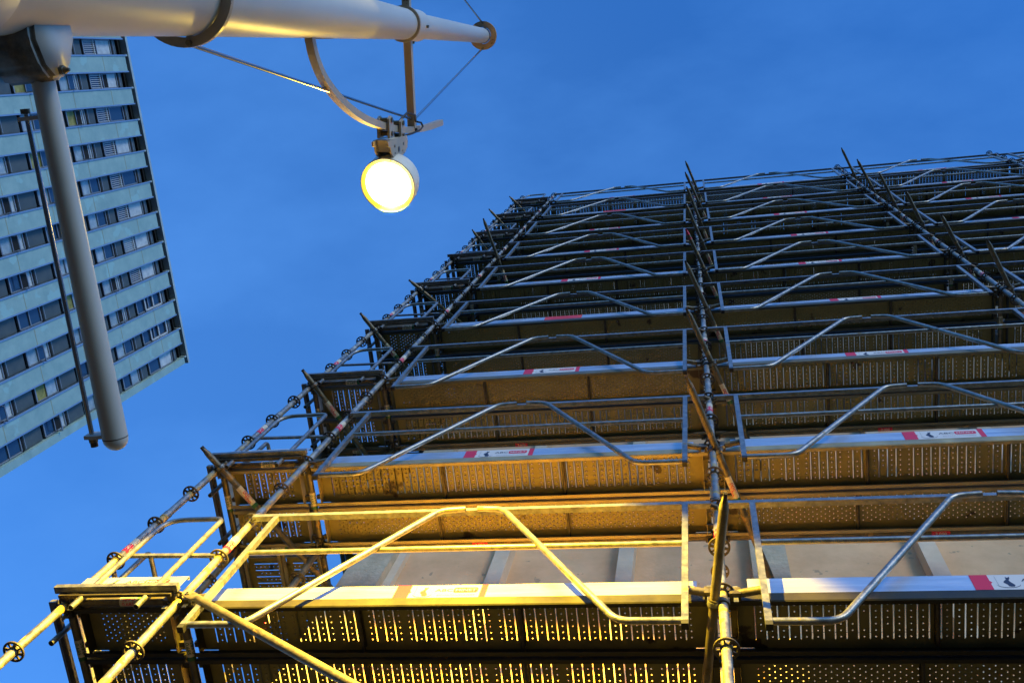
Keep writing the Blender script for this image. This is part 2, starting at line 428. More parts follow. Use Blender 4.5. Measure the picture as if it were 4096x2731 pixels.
def plank_mb(L, kind, seed=0):
    """plank along +x from 0 to L, width .318 along +y, top sheet at z=.050, hooks over the transoms"""
    rnd = random.Random(seed); b = MB(); W = .318; zt = .050; iy = .050
    x0 = .11; x1 = L - .11; pitch = .0563
    n = int((x1 - x0) / pitch); x1 = x0 + n * pitch
    ya, yb = iy, W - iy
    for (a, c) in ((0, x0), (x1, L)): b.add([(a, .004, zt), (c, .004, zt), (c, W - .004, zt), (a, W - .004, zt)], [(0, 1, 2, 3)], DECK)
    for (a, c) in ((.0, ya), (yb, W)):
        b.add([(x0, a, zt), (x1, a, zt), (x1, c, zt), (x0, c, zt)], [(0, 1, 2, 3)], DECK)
    rows = 6; hy = (yb - ya) / rows
    if kind == 'slot':
        for i in range(n):
            xa = x0 + i * pitch
            s = xa + .011; sw = .0033
            blk = rnd.random() < .035            # slots clogged with dirt
            # slot: strip [xa, xa+.022]
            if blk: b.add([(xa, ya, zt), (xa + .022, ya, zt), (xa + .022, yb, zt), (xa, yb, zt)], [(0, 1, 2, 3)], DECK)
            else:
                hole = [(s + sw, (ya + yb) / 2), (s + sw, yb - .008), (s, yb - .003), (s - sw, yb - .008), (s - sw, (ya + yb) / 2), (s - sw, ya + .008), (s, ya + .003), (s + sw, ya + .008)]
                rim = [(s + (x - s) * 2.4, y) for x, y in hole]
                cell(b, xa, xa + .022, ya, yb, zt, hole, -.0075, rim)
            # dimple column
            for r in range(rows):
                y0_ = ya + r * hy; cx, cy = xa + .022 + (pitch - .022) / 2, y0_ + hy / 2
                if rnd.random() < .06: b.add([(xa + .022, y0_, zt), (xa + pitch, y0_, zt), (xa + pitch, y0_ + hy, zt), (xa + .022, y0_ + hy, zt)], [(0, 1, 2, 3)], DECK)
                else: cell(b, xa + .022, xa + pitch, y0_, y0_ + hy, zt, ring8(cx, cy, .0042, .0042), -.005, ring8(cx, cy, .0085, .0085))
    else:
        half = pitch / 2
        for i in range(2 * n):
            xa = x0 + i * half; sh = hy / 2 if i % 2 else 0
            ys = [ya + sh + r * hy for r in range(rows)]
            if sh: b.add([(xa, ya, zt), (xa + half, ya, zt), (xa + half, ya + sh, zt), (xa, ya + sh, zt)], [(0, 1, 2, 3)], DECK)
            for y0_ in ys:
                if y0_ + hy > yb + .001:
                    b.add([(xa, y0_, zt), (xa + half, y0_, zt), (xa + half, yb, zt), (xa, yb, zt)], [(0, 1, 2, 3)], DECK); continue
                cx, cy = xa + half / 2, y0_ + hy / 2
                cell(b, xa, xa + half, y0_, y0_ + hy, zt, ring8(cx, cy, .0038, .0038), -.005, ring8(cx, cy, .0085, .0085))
    # folded side channels with an inward lip and drain slots
    for y, sg in ((0, 1), (W, -1)):
        prof = [(0, zt), (0, -.020), (.006, -.026), (.028, -.026), (.028, -.018)]
        xs = [0, L * .12, L * .12 + .05, L]
        P = [(y + sg * a, c) for a, c in prof]
        vs = [];
        for x in (0, L): vs += [(x, a, c) for a, c in P]
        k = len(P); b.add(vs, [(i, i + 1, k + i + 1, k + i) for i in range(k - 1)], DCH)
    # end plates and claws
    for x, d in ((.035, 1), (L - .035, -1)):
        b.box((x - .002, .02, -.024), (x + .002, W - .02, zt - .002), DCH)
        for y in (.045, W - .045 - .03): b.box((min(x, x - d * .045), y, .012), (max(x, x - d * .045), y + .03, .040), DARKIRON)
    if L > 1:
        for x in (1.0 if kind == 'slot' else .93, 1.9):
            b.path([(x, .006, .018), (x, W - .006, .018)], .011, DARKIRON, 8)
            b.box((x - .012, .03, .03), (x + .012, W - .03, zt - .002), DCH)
    return b
P3 = [plank_mb(2.93, 'slot', 1).mesh('deck_plank'), plank_mb(2.93, 'slot', 5).mesh('deck_plank')]
P3d = plank_mb(2.93, 'dot', 2).mesh('deck_plank')
PS = plank_mb(.625, 'slot', 3).mesh('deck_plank'); PSd = plank_mb(.625, 'dot', 4).mesh('deck_plank')
kinds = {(0, 0): 'ss', (1, 0): 'sd', (2, 0): 'ds', (3, 0): 'dd', (4, 0): 'ss', (5, 0): 'ss', (6, 0): 'ss', (7, 0): 'dd', (8, 0): 'ss',
         (0, 1): 'sd', (1, 1): 'sd', (2, 1): 'ss', (3, 1): 'ds', (4, 1): 'sd', (5, 1): 'ss', (6, 1): 'ss', (7, 1): 'ss', (8, 1): 'dd',
         (3, 2): 'ss', (4, 2): 'ss', (5, 2): 'dd', (6, 2): 'dd', (7, 2): 'sd', (8, 2): 'ss', (7, 3): 'dd', (8, 3): 'sd'}
PY = (.030, .362)
def plank(me, x, y, z, rz=0, store=None):
    if store is not None: store.append((me, Matrix.Translation((x, y, z - GZ)) @ Matrix.Rotation(rz, 4, 'Z')))
    else: link('deck_plank', me, scaf, (x, y, z - GZ), (0, 0, rz))
far = []
for lv in range(0, 9):
    z = lv * LV
    for i in range(4):
        kk = kinds.get((lv, i)); st = None if kk else far
        kk = kk or 'ss'
        for j in range(2):
            me = P3d if kk[j] == 'd' else P3[(lv + i + j) % 2]
            plank(me, XS[i] + .035, PY[j], z, 0, st)
    ck = {0: 'ds', 3: 'ds', 6: 'dd'}.get(lv, 'ss')
    for j in range(2): plank(PSd if ck[j] == 'd' else PS, XL + .035, PY[j], z, 0, None if lv >= 0 else far)
    for j in range(2):    # round the corner: planks run away from the street
        plank(P3[0], XL + .035 + .318 + .325 * j, YI + .035, z, PI / 2, None if lv >= 0 else far)
        plank(P3d, XL + .035 + .318 + .325 * j, 3.695 + .035, z, PI / 2, far)
fb = MB()
for me, Mx in far:
    o = len(fb.v); fb.v += [tuple(Mx @ v.co) for v in me.vertices]
    idx = [fb.mi(m) for m in me.materials]
    for f in me.polygons: fb.f.append([o + j for j in f.vertices]); fb.m.append(idx[f.material_index]); fb.sm.append(False)
o = fb.build('deck_plank', scaf); o['kind'] = 'stuff'

# guardrail frames --------------------------------------------
def bend(a, b, c, r=.07, n=5):
    a, b, c = map(Vector, (a, b, c)); d1 = (a - b).normalized(); d2 = (c - b).normalized()
    p, q = b + d1 * r, b + d2 * r; out = []
    for i in range(n + 1):
        t = i / n; out.append(p * (1 - t) ** 2 + b * 2 * t * (1 - t) + q * t * t)
    return out
def guard_mb():
    b = MB(); y = -.036; zt, zm, zb = .955, .475, -.315; xa, xb = .205, 2.815
    b.bar((.035, y, zt), (2.965, y, zt), .036, .036, GALV2)
    b.bar((xa, y - .002, zt - .02), (xa, y - .002, zb - .02), .034, .034, GALV2, up=(1, 0, 0))
    b.bar((xb, y - .002, zt - .02), (xb, y - .002, zb - .02), .034, .034, GALV2, up=(1, 0, 0))
    for x in (xa, xb): b.bar((x, y - .002, zb - .021), (x, y - .002, zb - .055), .0345, .0345, BLACK, up=(1, 0, 0))
    b.path([(xa, y, zm), (xb, y, zm)], .0165, GALV2, 12)
    for s_, e_ in ((xa, .06), (xb, 2.94)):      # stubs that hook the frame on the rosettes at deck height
        b.path([(s_, y + .01, -.005), (e_, 0, -.005)], .0215, OLDTUBE, 12)
        g_ = 1 if e_ < 1 else -1
        b.bar((e_ + .03 * g_, 0, -.005), (e_ - .025 * g_, 0, -.005), .046, .062, DARKIRON)
        b.bar((e_ + .005 * g_, 0, -.08), (e_ + .005 * g_, 0, .07), .006, .024, GALV2, up=(1, 0, 0))
    for s in (0, 1):
        mx = (lambda x: x) if not s else (lambda x: xa + xb - x)
        pts = [(mx(xa), y, zb)] + bend((mx(xa), y, zb), (mx(.53), y, zb), (mx(1.36), y - .03, zt - .03), .07) + bend((mx(.53), y, zb), (mx(1.31), y - .034, zt - .045), (mx(1.46), y - .034, zt - .03), .06) + [(mx(1.47), y - .034, zt - .03)]
        b.path(pts, .0185, GALV2, 12, open_end=True)
        b.path([(mx(.02), y + .02, zt), (mx(.06), y, zt)], .02, DARKIRON, 8)
    return b
GM = guard_mb().mesh('guardrail_frame')
gfar = []
for lv in range(0, 9):
    for i in range(4):
        near = (lv >= 0 and i < 2) or (lv >= 3 and i == 2) or (lv >= 7 and i == 3)
        rg_ = random.Random(100 + lv * 5 + i)
        if near: link('guardrail_frame', GM, scaf, (XS[i], rg_.uniform(-.008, .004), lv * LV - GZ + rg_.uniform(-.012, .012)), (rg_.uniform(-.012, .012), rg_.uniform(-.003, .003), 0))
        else: gfar.append(Matrix.Translation((XS[i], 0, lv * LV - GZ)))
fb = MB(); 
for Mx in gfar:
    o = len(fb.v); fb.v += [tuple(Mx @ v.co) for v in GM.vertices]; idx = [fb.mi(m) for m in GM.materials]
    for f in GM.polygons: fb.f.append([o + j for j in f.vertices]); fb.m.append(idx[f.material_index]); fb.sm.append(f.use_smooth)
o = fb.build('guardrail_frame', scaf); o['kind'] = 'stuff'

def end_guard_mb():
    """short frame for the .695 bay, local x along the bay, outward = -y"""
    b = MB(); y = -.055
    xa, xb = .125, .525; zt, zb = .945, -.155
    pts = [(xa, y, zb), (xa, y, .6)] + bend((xa, y, .6), (xa, y, zt), (xb, y, zt), .14) + bend((xa, y, zt), (xb, y, zt), (xb, y, zb), .05) + [(xb, y, zb)]
    b.path(pts, .0168, GALV2, 12, open_end=True)
    b.bar((.06, y + .018, .49), (.68, y + .03, .49), .018, .03, GALV2)
    b.bar((-.055, y - .036, -.008), (.71, y - .036, -.008), .042, .034, GALV2)
    b.bar((-.02, y - .010, -.042), (.68, y - .010, -.042), .018, .018, DARKIRON)
    for x in (.0, .66): b.bar((x, y - .02, .0), (x + .01, -.015, -.01), .05, .05, DARKIRON)
    return b
EG = end_guard_mb().mesh('end_guardrail')
for lv in range(0, 9):
    link('end_guardrail', EG, scaf, (XL, 0, lv * LV - GZ))
    o = link('end_guardrail', EG, scaf, (XL, .695, lv * LV - GZ), (0, 0, -PI / 2))

# toe boards ----------------------------------------------------
def cat_poly(x, z, s):
    P = [(-.02, 0), (-.035, .12), (-.10, .22), (-.16, .30), (-.13, .42), (-.04, .52), (.02, .62), (.0, .70), (.03, .80), (.06, .74), (.13, .74), (.17, .82), (.19, .70), (.14, .60), (.10, .50), (.13, .36), (.20, .22), (.26, .08), (.20, -.04), (.06, -.05)]
    return [(x + a * s, z + c * s) for a, c in P]
def sticker_mb(w, h, kind='main'):
    """flat sheet in XZ facing -y, origin lower-left"""
    b = MB(); y = 0.
    def rect(x0, x1, z0, z1, m, yy=0.): b.add([(x0, yy, z0), (x1, yy, z0), (x1, yy, z1), (x0, yy, z1)], [(0, 1, 2, 3)], m)
    def txt(t, size, cx, cz, m, sx, yy):
        vs, fs = text_geo(t, size); b.add([(cx + a * sx, yy, cz + c) for a, c, _ in vs], fs, m)
    if kind == 'plain_red':
        rect(0, w, 0, h, BARRIER); rect(.05, w - .05, h * .30, h * .74, RED, -.0006)
        rect(.10, w - .10, h * .40, h * .44, BARRIER, -.0012); rect(.10, w - .14, h * .56, h * .60, BARRIER, -.0012); return b
    if kind == 'main':
        rect(0, w, 0, h, WHITE)
        rect(0, .085, 0, h, RED, -.0006); b.add([(.085, -.0006, h * .40), (.095, -.0006, h * .5), (.085, -.0006, h * .6)], [(0, 1, 2)], RED)
        rect(w - .035, w, 0, h, RED, -.0006); ox = .115; k = .74
    else:
        rect(0, w, 0, h, WHITE); rect(0, .035, 0, h, GREEN, -.0006); ox = .06; k = .84
    # emblem: seated animal on a curved line with a thin mast
    cp = cat_poly(ox + .065 * k, h * .22, h * .78); bm = [(a, -.0007, c) for a, c in cp]
    b.add(bm, [tuple(range(len(bm)))], NAVY)
    arc = [(ox + .065 * k + .072 * k * math.cos(a), h * .30 + h * .20 * math.sin(a)) for a in [PI + PI * i / 12 for i in range(13)]]
    for i in range(12):
        (a, c), (d, e) = arc[i], arc[i + 1]; b.add([(a, -.0007, c), (d, -.0007, e), (d, -.0007, e + .005), (a, -.0007, c + .005)], [(0, 1, 2, 3)], NAVY)
    rect(ox, ox + .0025, h * .25, h * .9, GREYP, -.0007)
    tx = ox + .165 * k
    txt('ABC', .052 * k, tx + .058 * k, h * .60, NAVY, 1.35, -.0007)
    x0 = tx + .13 * k; x1 = x0 + .185 * k; z0, z1 = h * .42, h * .80; r = .015
    P = []
    for cx, cz, a0 in ((x1 - r, z1 - r, 0), (x0 + r, z1 - r, PI / 2), (x0 + r, z0 + r, PI), (x1 - r, z0 + r, 1.5 * PI)):
        for i in range(4): a = a0 + PI / 2 * i / 3; P.append((cx + r * math.cos(a), -.0007, cz + r * math.sin(a)))
    b.add(P, [tuple(range(len(P)))], RED)
    txt('MINET', .042 * k, (x0 + x1) / 2, h * .61, WHITE, 1.3, -.0013)
    txt('ECHAFAUDAGES', .022 * k, (tx + x1) / 2, h * .25, GREYP, 1.75, -.0007)
    return b
TH = .145
def toe_mb(L):
    b = MB(); z0, z1 = .05, .05 + TH + .008; y = .04
    prof = [(y + .030, z0 + .012), (y + .032, z0 - .002), (y, z0), (y, z1), (y + .018, z1 + .002), (y + .018, z1 - .010)]
    N = 12; vs = []
    for i in range(N + 1):
        x = L * i / N; vs += [(x, a, c) for a, c in prof]
    k = len(prof)
    b.add(vs, [(i * k + j, i * k + j + 1, (i + 1) * k + j + 1, (i + 1) * k + j) for i in range(N) for j in range(k - 1)], ALU)
    return b
TB = toe_mb(2.74).mesh('toe_board'); TBS = toe_mb(.66).mesh('toe_board')
ST = sticker_mb(.52, TH, 'main').mesh('sticker'); STR = sticker_mb(.42, TH, 'plain_red').mesh('sticker'); STS = sticker_mb(.40, TH * .94, 'small').mesh('sticker')
tfar = []
for lv in range(0, 9):
    for i in range(4):
        near = (lv >= 0 and i < 2) or (lv >= 3 and i == 2) or (lv >= 7 and i == 3)
        if near:
            rr = random.Random(lv * 7 + i)
            o = link('toe_board', TB, scaf, (XS[i] + .13, rr.uniform(-.006, .006), lv * LV - GZ + rr.uniform(-.004, .006)), (0, rr.uniform(-.0025, .0025), 0))
            red = (lv, i) in ((3, 0), (7, 0))
            link('sticker', STR if red else ST, o, (1.09 + rr.uniform(-.04, .12), .0385, .056))
        else: tfar.append(Matrix.Translation((XS[i] + .13, 0, lv * LV - GZ)))
    if lv >= 0:
        o = link('toe_board', TBS, scaf, (XL + .0, -.083, lv * LV + .0 - GZ)); link('sticker', STS, o, (.10, .0385, .060))
        o = link('toe_board', TBS, scaf, (XL - .083, .68, lv * LV - GZ), (0, 0, -PI / 2)); link('sticker', STS, o, (.10, .0385, .060))
fb = MB()
for Mx in tfar:
    o = len(fb.v); fb.v += [tuple(Mx @ v.co) for v in TB.vertices]; idx = [fb.mi(m) for m in TB.materials]
    for f in TB.polygons: fb.f.append([o + j for j in f.vertices]); fb.m.append(idx[f.material_index]); fb.sm.append(False)
o = fb.build('toe_board', scaf); o['kind'] = 'stuff'

# wall ties: long tubes from outside the frame back to the wall --------
def clamp_mb(c, axis, colr=GALV2):
    b = MB(); c = Vector(c); t = Vector(axis).normalized()
    b.path([c - t * .022, c + t * .022], .033, DARKIRON, 14)
    b.path([c - t * .012, c + t * .012], .036, colr, 14)
    up = Vector((0, 0, 1)); a = t.cross(up).normalized()
    b.path([c + a * .03 - up * .05, c + a * .03 + up * .06], .007, colr, 8)
    b.bar(c + a * .018 + up * .03, c + a * .052 + up * .03, .022, .018, colr)
    return b
def tie(x0, y0, x1, y1, z, colx, coly, lab=True, red=False, yellow=False):
    b = MB(); p = Vector((x0, y0, z)); q = Vector((x1, y1, z)); t = (q - p).normalized()
    b.path([p + t * .06, q], RT, OLDTUBE, 14)
    # flattened fork at the outer tip
    up = Vector((0, 0, 1)); a = t.cross(up).normalized(); m = RED if red else DARKIRON
    b.path([p + t * .12, p + t * .045, p + t * .0], RT, OLDTUBE if not red else RED, 10, radii=[RT + .001, RT * .92, RT * .45])
    for s in (-1, 1): b.bar(p + t * .06 + up * (.016 * s), p - t * .02 + up * (.010 * s), .018, .007, m)
    o = put(b, 'tie_tube')
    P = Vector((colx, coly, z)); s = (P - p).dot(t); c = p + t * s
    cl = clamp_mb(c, t); cl.v = [(x, y, zz - GZ) for x, y, zz in cl.v]; cl.build('clamp', o)
    c2 = MB(); c2.path([(colx, coly, z - .022 - GZ), (colx, coly, z + .022 - GZ)], .034, DARKIRON, 14)
    c2.bar((colx, coly, z - GZ), (c.x, c.y, z - GZ), .05, .04, DARKIRON); c2.build('clamp', o)
    if lab:
        L = p + t * (s + .30); put_label(LAB15, o, (L.x, L.y, z - GZ), t, (-.5 if colx > 2 else .5, 0, -1))
    return o
B_ = [(3.039, -.577, 2.812, 1.0), (2.861, -.535, 3.359, 1), (2.864, -.514, 3.431, 1), (2.857, -.532, 3.421, 1), (2.866, -.534, 3.443, 1), (2.871, -.566, 3.41, 1), (2.886, -.559, 3.379, 1), (2.865, -.575, 3.447, 1), (2.872, -.57, 3.401, 1)]
for k, (a, b_, c, d) in enumerate(B_): tie(a, b_, c, d, 2 * k - .1, 3, 0, k > 0, k == 4)
C_ = {3: (5.834, -.528, 6.505), 4: (5.863, -.467, 6.564), 5: (5.863, -.492, 6.531), 6: (5.872, -.502, 6.54), 7: (5.852, -.523, 6.57), 8: (5.873, -.543, 6.526)}
for k, (a, b_, c) in C_.items(): tie(a, b_, c, 1.0, 2 * k - .1, 6, 0)
L_ = {1: (-.759, -.189, .12, 1.08), 2: (-.729, -.167, .1, 1.3), 3: (-.794, -.217, .1, 1.18), 4: (-.769, -.163, .1, .71), 6: (-.742, -.157, .1, 1.3), 7: (-.822, -.223, .1, .98), 8: (-.767, -.188, .1, .85)}
for k, (a, b_, c, d) in L_.items(): tie(a, b_, c, d, 2 * k - .1, XL, 0, k in (1, 2, 3))
tie(-.106, -.605, .289, 1.0, 9.9, 0, 0)
# face brace with flattened end, bolted at the lowest deck in view, and the one below it
def brace(x0, z0, x1, z1):
    b = MB(); y = -.062; p = Vector((x0, y, z0)); q = Vector((x1, y, z1)); t = (q - p).normalized(); up = Vector((0, 1, 0)); s = t.cross(up)
    b.path([p + t * .14, q - t * .14], RT, OLDTUBE, 14)
    for c, d in ((p, t), (q, -t)):
        vs = []
        for k, (dd, w, h) in enumerate(((0.0, .026, .004), (.05, .034, .004), (.10, .032, .010), (.145, RT, RT))):
            for i in range(12):
                a = 2 * PI * i / 12; vs.append(c + d * dd + s * (w * math.cos(a)) + up * (h * math.sin(a)))
        b.add(vs, [(r * 12 + i, r * 12 + (i + 1) % 12, (r + 1) * 12 + (i + 1) % 12, (r + 1) * 12 + i) for r in range(3) for i in range(12)] + [tuple(range(12))], OLDTUBE, True)
        b.path([c + d * .035 - up * .018, c + d * .035 + up * .05], .010, GALV2, 6)
        b.path([c + d * .035 - up * .010, c + d * .035 - up * .003], .017, GALV2, 8)
    return put(b, 'face_brace')
brace(.055, -.015, 2.93, -1.96)
brace(.055, -4.0, 2.93, -2.05)

# ------------------------------------------------------------------ stone building behind the scaffold
bl = thing('stone_building', 'pale limestone building with ribs and rough rendered pillars standing behind the scaffold', 'building', (7, 5, GZ))
BO = Vector((7, 5, GZ))
def bput(b, name, parent=bl):
    b.v = [(x - BO.x, y - BO.y, z - BO.z) for x, y, z in b.v]; return b.build(name, parent)
WX0, WX1, WY, BT = .10, 16.5, 1.13, 15.3
b = MB(); b.box((WX0 + .03, WY, -.35), (WX1, 12, BT), STONE)
lb = MB(); lb.box((WX0 + .06, WY + .05, GZ), (WX1 - .05, 11.9, -.351), ADDBASE)  # unseen dark base added to stop light bouncing up onto the lowest decks
for x in range(1, 16): lb.box((x, WY + .02, GZ), (x + .06, WY + .06, -.352), BLACK)
bput(lb, 'added_base')
zz = .1
while zz < BT:
    b.box((WX0 + .32, WY - .0015, zz), (WX1, WY + .01, zz + .006), JOINT); zz += 1.35
bput(b, 'wall')
b = MB(); b.box((WX0 - .05, WY - .2, BT), (WX1 + .1, 12.1, BT + .25), TERR); bput(b, 'cornice')
for x, w in [(.085, .32), (3.235, .26), (6.45, .26), (9.66, .26), (12.9, .26), (16.1, .32)]:
    b = MB(); b.box((x, WY - .13, -.36), (x + w, WY + (.03 if x > .2 else .6), BT - .002), ROUGHST); bput(b, 'pillar')
for x in (1.25, 2.24, 4.45, 5.45, 7.66, 8.66, 10.9, 11.9, 14.1, 15.1):
    b = MB(); b.box((x, WY - .12, -.355), (x + .12, WY + .02, BT - .001), MULL); bput(b, 'rib')
b = MB(); b.box((.405, WY - .055, -.353), (.47, WY + .01, BT - .001), MULL); bput(b, 'rib')

# ------------------------------------------------------------------ street lamp mast
AX = lambda z: Vector((1.382 + .003 * (z - 1.4), -2.992 + .011 * (z - 1.4), z))
MO = Vector((1.36, -3.075, GZ))
mast = thing('street_lamp', 'tall tapered grey mast with curved arms carrying a lit round floodlight', 'street lamp', MO)
def mput(b, name, parent=mast):
    b.v = [tuple(Vector(v) - MO) for v in b.v]; return b.build(name, parent)
b = MB()
zs = [(GZ, .175), (-2.3, .166), (-1.4, .142), (-1.15, .137), (-.23, .118), (1.28, .088), (1.33, .0865)]
b.path([AX(z) for z, r in zs], 1, POSTP, 40, radii=[r for z, r in zs]); mput(b, 'lower_pole')
b = MB(); zs = [(1.34, .078), (3.62, .058), (3.66, .055)]
b.path([AX(z) for z, r in zs], 1, POSTP, 36, radii=[r for z, r in zs]); mput(b, 'upper_pole')
b = MB(); b.path([AX(1.30), AX(1.56)], .094, POSTP, 36); b.path([AX(1.285), AX(1.305)], .104, ARMP, 36)
for a in (0.2, 1.6, 3.1, 4.6):
    c = AX(1.47); d = Vector((math.cos(a), math.sin(a), 0)); b.path([c + d * .09, c + d * .108], .009, BOLT, 6)
mput(b, 'collar')
def ring(z, r0, r1, h):
    b = MB(); n = 48; vs = []
    c = AX(z)
    for zz in (0, h):
        for r in (r0, r1):
            for k in range(n): a = 2 * PI * k / n; vs.append(c + Vector((r * math.cos(a), r * math.sin(a), zz)))
    fs = []
    for k in range(n):
        j = (k + 1) % n; fs += [(k, n + k, n + j, j), (2 * n + k, 2 * n + j, 3 * n + j, 3 * n + k), (n + k, 3 * n + k, 3 * n + j, n + j), (k, j, 2 * n + j, 2 * n + k)]
    b.add(vs, fs, ARMP); return b
b = ring(-1.40, .145, .178, .02)
for a in (0, PI / 2, PI, 1.5 * PI):
    c = AX(-1.39); d = Vector((math.cos(a), math.sin(a), 0)); b.bar(c + d * .13, c + d * .15, .02, .014, ARMP)
    if a != 0: b.path([c + d * .163 - Vector((0, 0, .022)), c + d * .163 + Vector((0, 0, .02))], .010, BOLT, 8)
mput(b, 'stay_ring')
b = ring(3.66, .066, .112, .02)
for a in (.4, 1.97, 3.5, 5.1): c = AX(3.67); d = Vector((math.cos(a), math.sin(a), 0)); b.bar(c + d * .05, c + d * .07, .02, .014, ARMP)
b.lathe([(0.0001, .03), (.06, .02), (.062, 0)], POSTP, Matrix.Translation(AX(3.66)), n=24)
mput(b, 'top_ring')
hd = Vector((-.0976, .9952, 0)); nn = Vector((.9952, .0976, 0))
def lamp_arm(sg):
    h = hd * sg
    Pt = lambda r, z, o=0: Vector((AX(1.4).x, AX(1.4).y, 0)) + h * r + Vector((0, 0, z)) + nn * o
    b = MB(); b.bar(Pt(.09, 1.375), Pt(.60, 1.395), .045, .045, ARMP, up=(0, 0, 1)); arm = mput(b, 'arm')
    b = MB()
    ctrl = [(.10, -.262), (.18, -.225), (.284, -.112), (.391, .114), (.48, .406), (.549, .784), (.592, 1.132), (.610, 1.395), (.620, 1.75), (.615, 2.14)]
    # smooth the control points
    def cr(p0, p1, p2, p3, t): return [.5 * ((2 * p1[i]) + (-p0[i] + p2[i]) * t + (2 * p0[i] - 5 * p1[i] + 4 * p2[i] - p3[i]) * t * t + (-p0[i] + 3 * p1[i] - 3 * p2[i] + p3[i]) * t ** 3) for i in (0, 1)]
    pts = []
    for i in range(len(ctrl) - 1):
        p0 = ctrl[max(i - 1, 0)]; p3 = ctrl[min(i + 2, len(ctrl) - 1)]
        for k in range(5): pts.append(cr(p0, ctrl[i], ctrl[i + 1], p3, k / 5))
    pts.append(ctrl[-1]); N = len(pts); vs = []
    for i, (r, z) in enumerate(pts):
        a = pts[max(i - 1, 0)]; c = pts[min(i + 1, N - 1)]
        t = Vector((c[0] - a[0], c[1] - a[1])).normalized(); nx, nz = t.y, -t.x; w = .019
        for sw, so in ((-1, -.018), (1, -.018), (1, .018), (-1, .018)): vs.append(Pt(r + nx * w * sw, z + nz * w * sw * 1.0, so))
    fs = [(i * 4 + k, i * 4 + (k + 1) % 4, (i + 1) * 4 + (k + 1) % 4, (i + 1) * 4 + k) for i in range(N - 1) for k in range(4)] + [(3, 2, 1, 0)]
    b.add(vs, fs, ARMP)
    e = (N - 1) * 4; Q = [Vector(v) for v in vs[e:e + 4]]; cc = sum(Q, Vector()) / 4
    inn = [cc + (q - cc) * .7 + Vector((0, 0, .0)) for q in Q]
    b.add(Q + inn, [(k, (k + 1) % 4, 4 + (k + 1) % 4, 4 + k) for k in range(4)], ARMP); b.add(inn, [(0, 1, 2, 3)], BLACK)
    b.path([Pt(.612, 1.40, -.03), Pt(.612, 1.40, .03)], .012, BLACK, 10)
    b.bar(Pt(.085, -.262), Pt(.12, -.262), .036, .036, ARMP)
    b.bar(Pt(.10, -.25), Pt(.094, .02), .02, .012, ARMP, up=h)
    mput(b, 'curved_arm', )
    for q in ((AX(-1.385) + h * .165, Pt(.545, 1.375)), (AX(3.67) + h * .095, Pt(.56, 1.415))):
        b = MB(); b.path([q[0], q[1]], .0075, STAIN, 10)
        t = (q[1] - q[0]).normalized(); b.path([q[1] - t * .06, q[1] + t * .01], .011, STAIN, 8); mput(b, 'stay_rod')
    b = MB(); pts = [Pt(.56, 1.37, .03), Pt(.52, 1.30, .045), Pt(.50, 1.18, .03), Pt(.53, 1.08, .02), Pt(.575, 1.05, .0)]
    pts2 = [];
    for i in range(len(pts) - 1):
        for k in range(4): pts2.append(pts[i].lerp(pts[i + 1], k / 4))
    b.path(pts2 + [pts[-1]], .007, BLACK, 8)
    pts = [Pt(.565, 1.41, .03), Pt(.575, 1.50, .03), Pt(.60, 1.52, .035), Pt(.615, 1.46, .035), Pt(.625, 1.28, .03), Pt(.625, 1.10, .02)]
    b.path(pts, .006, BLACK, 8); mput(b, 'cable')
    # ---- floodlight
    F = Pt(.879, .813)                   # centre of the glass
    n = Vector((-.06, .22, -.965)).normalized() if sg > 0 else Vector((0, -.25, -.97)).normalized()
    zax = -n; xax = nn - zax * nn.dot(zax); xax.normalize(); yax = zax.cross(xax)
    Mx = Matrix(((xax.x, yax.x, zax.x, F.x), (xax.y, yax.y, zax.y, F.y), (xax.z, yax.z, zax.z, F.z), (0, 0, 0, 1)))
    fl = MB(); R = .157
    fl.lathe([(R * .975, .006), (R, -.002), (R * 1.01, .02), (R, .09), (R * .93, .14), (R * .72, .175), (R * .4, .195), (.001, .20)], LAMPB, Mx, 48)
    for a in range(0, 360, 30):
        fl.box((R * .99, -.003, .03), (R * 1.008, .003, .09), LAMPB, Mx @ Matrix.Rotation(math.radians(a), 4, 'Z'))
    o = mput(fl, 'floodlight')
    rm = MB(); rm.lathe([(R * .975, .004), (R * .84, .016), (R * .84, .018)], LAMPRIM, Mx, 48)
    for a in (0, 90, 180, 270): rm.box((R * .87, -.003, .005), (R * .89, .003, .010), BOLT, Mx @ Matrix.Rotation(math.radians(a + 12), 4, 'Z'))
    mput(rm, 'reflector_rim', o)
    ln = MB(); ln.lathe([(.0001, .0165), (R * .84, .0165)], LAMPG, Mx, 48); mput(ln, 'lens', o)
    # hinge plate
    br = MB(); cx, cz = .735, .885     # plate centre in (r, z)
    pl = []
    for a in range(0, 181, 15): pl.append((cx + .078 * math.sin(math.radians(a)) * .55 + .0, cz + .26 * math.cos(math.radians(a))))
    pl = [(.622, 1.10), (.66, 1.12), (.69, 1.10), (.715, 1.05), (.73, .98), (.733, .92), (.73, .86), (.715, .80), (.69, .765), (.66, .755), (.655, .72), (.63, .715), (.622, .76)]
    for o_ in (-.05, .035):
        br.prism([Pt(r, z, o_) for r, z in pl], nn * .010, ARMP)
    br.prism([Pt(r, z, -.041) for r, z in [(.625, 1.08), (.66, 1.10), (.70, 1.04), (.71, .92), (.69, .80), (.625, .79)]], nn * .077, LAMPB)
    for (r, z, rr) in ((.685, .92, .016), (.662, .84, .008), (.662, 1.02, .008), (.70, .84, .005), (.70, 1.0, .005), (.718, .91, .006)):
        br.path([Pt(r, z, .040), Pt(r, z, .0475)], rr, BOLT, 14)
    mput(br, 'hinge_plate', o)
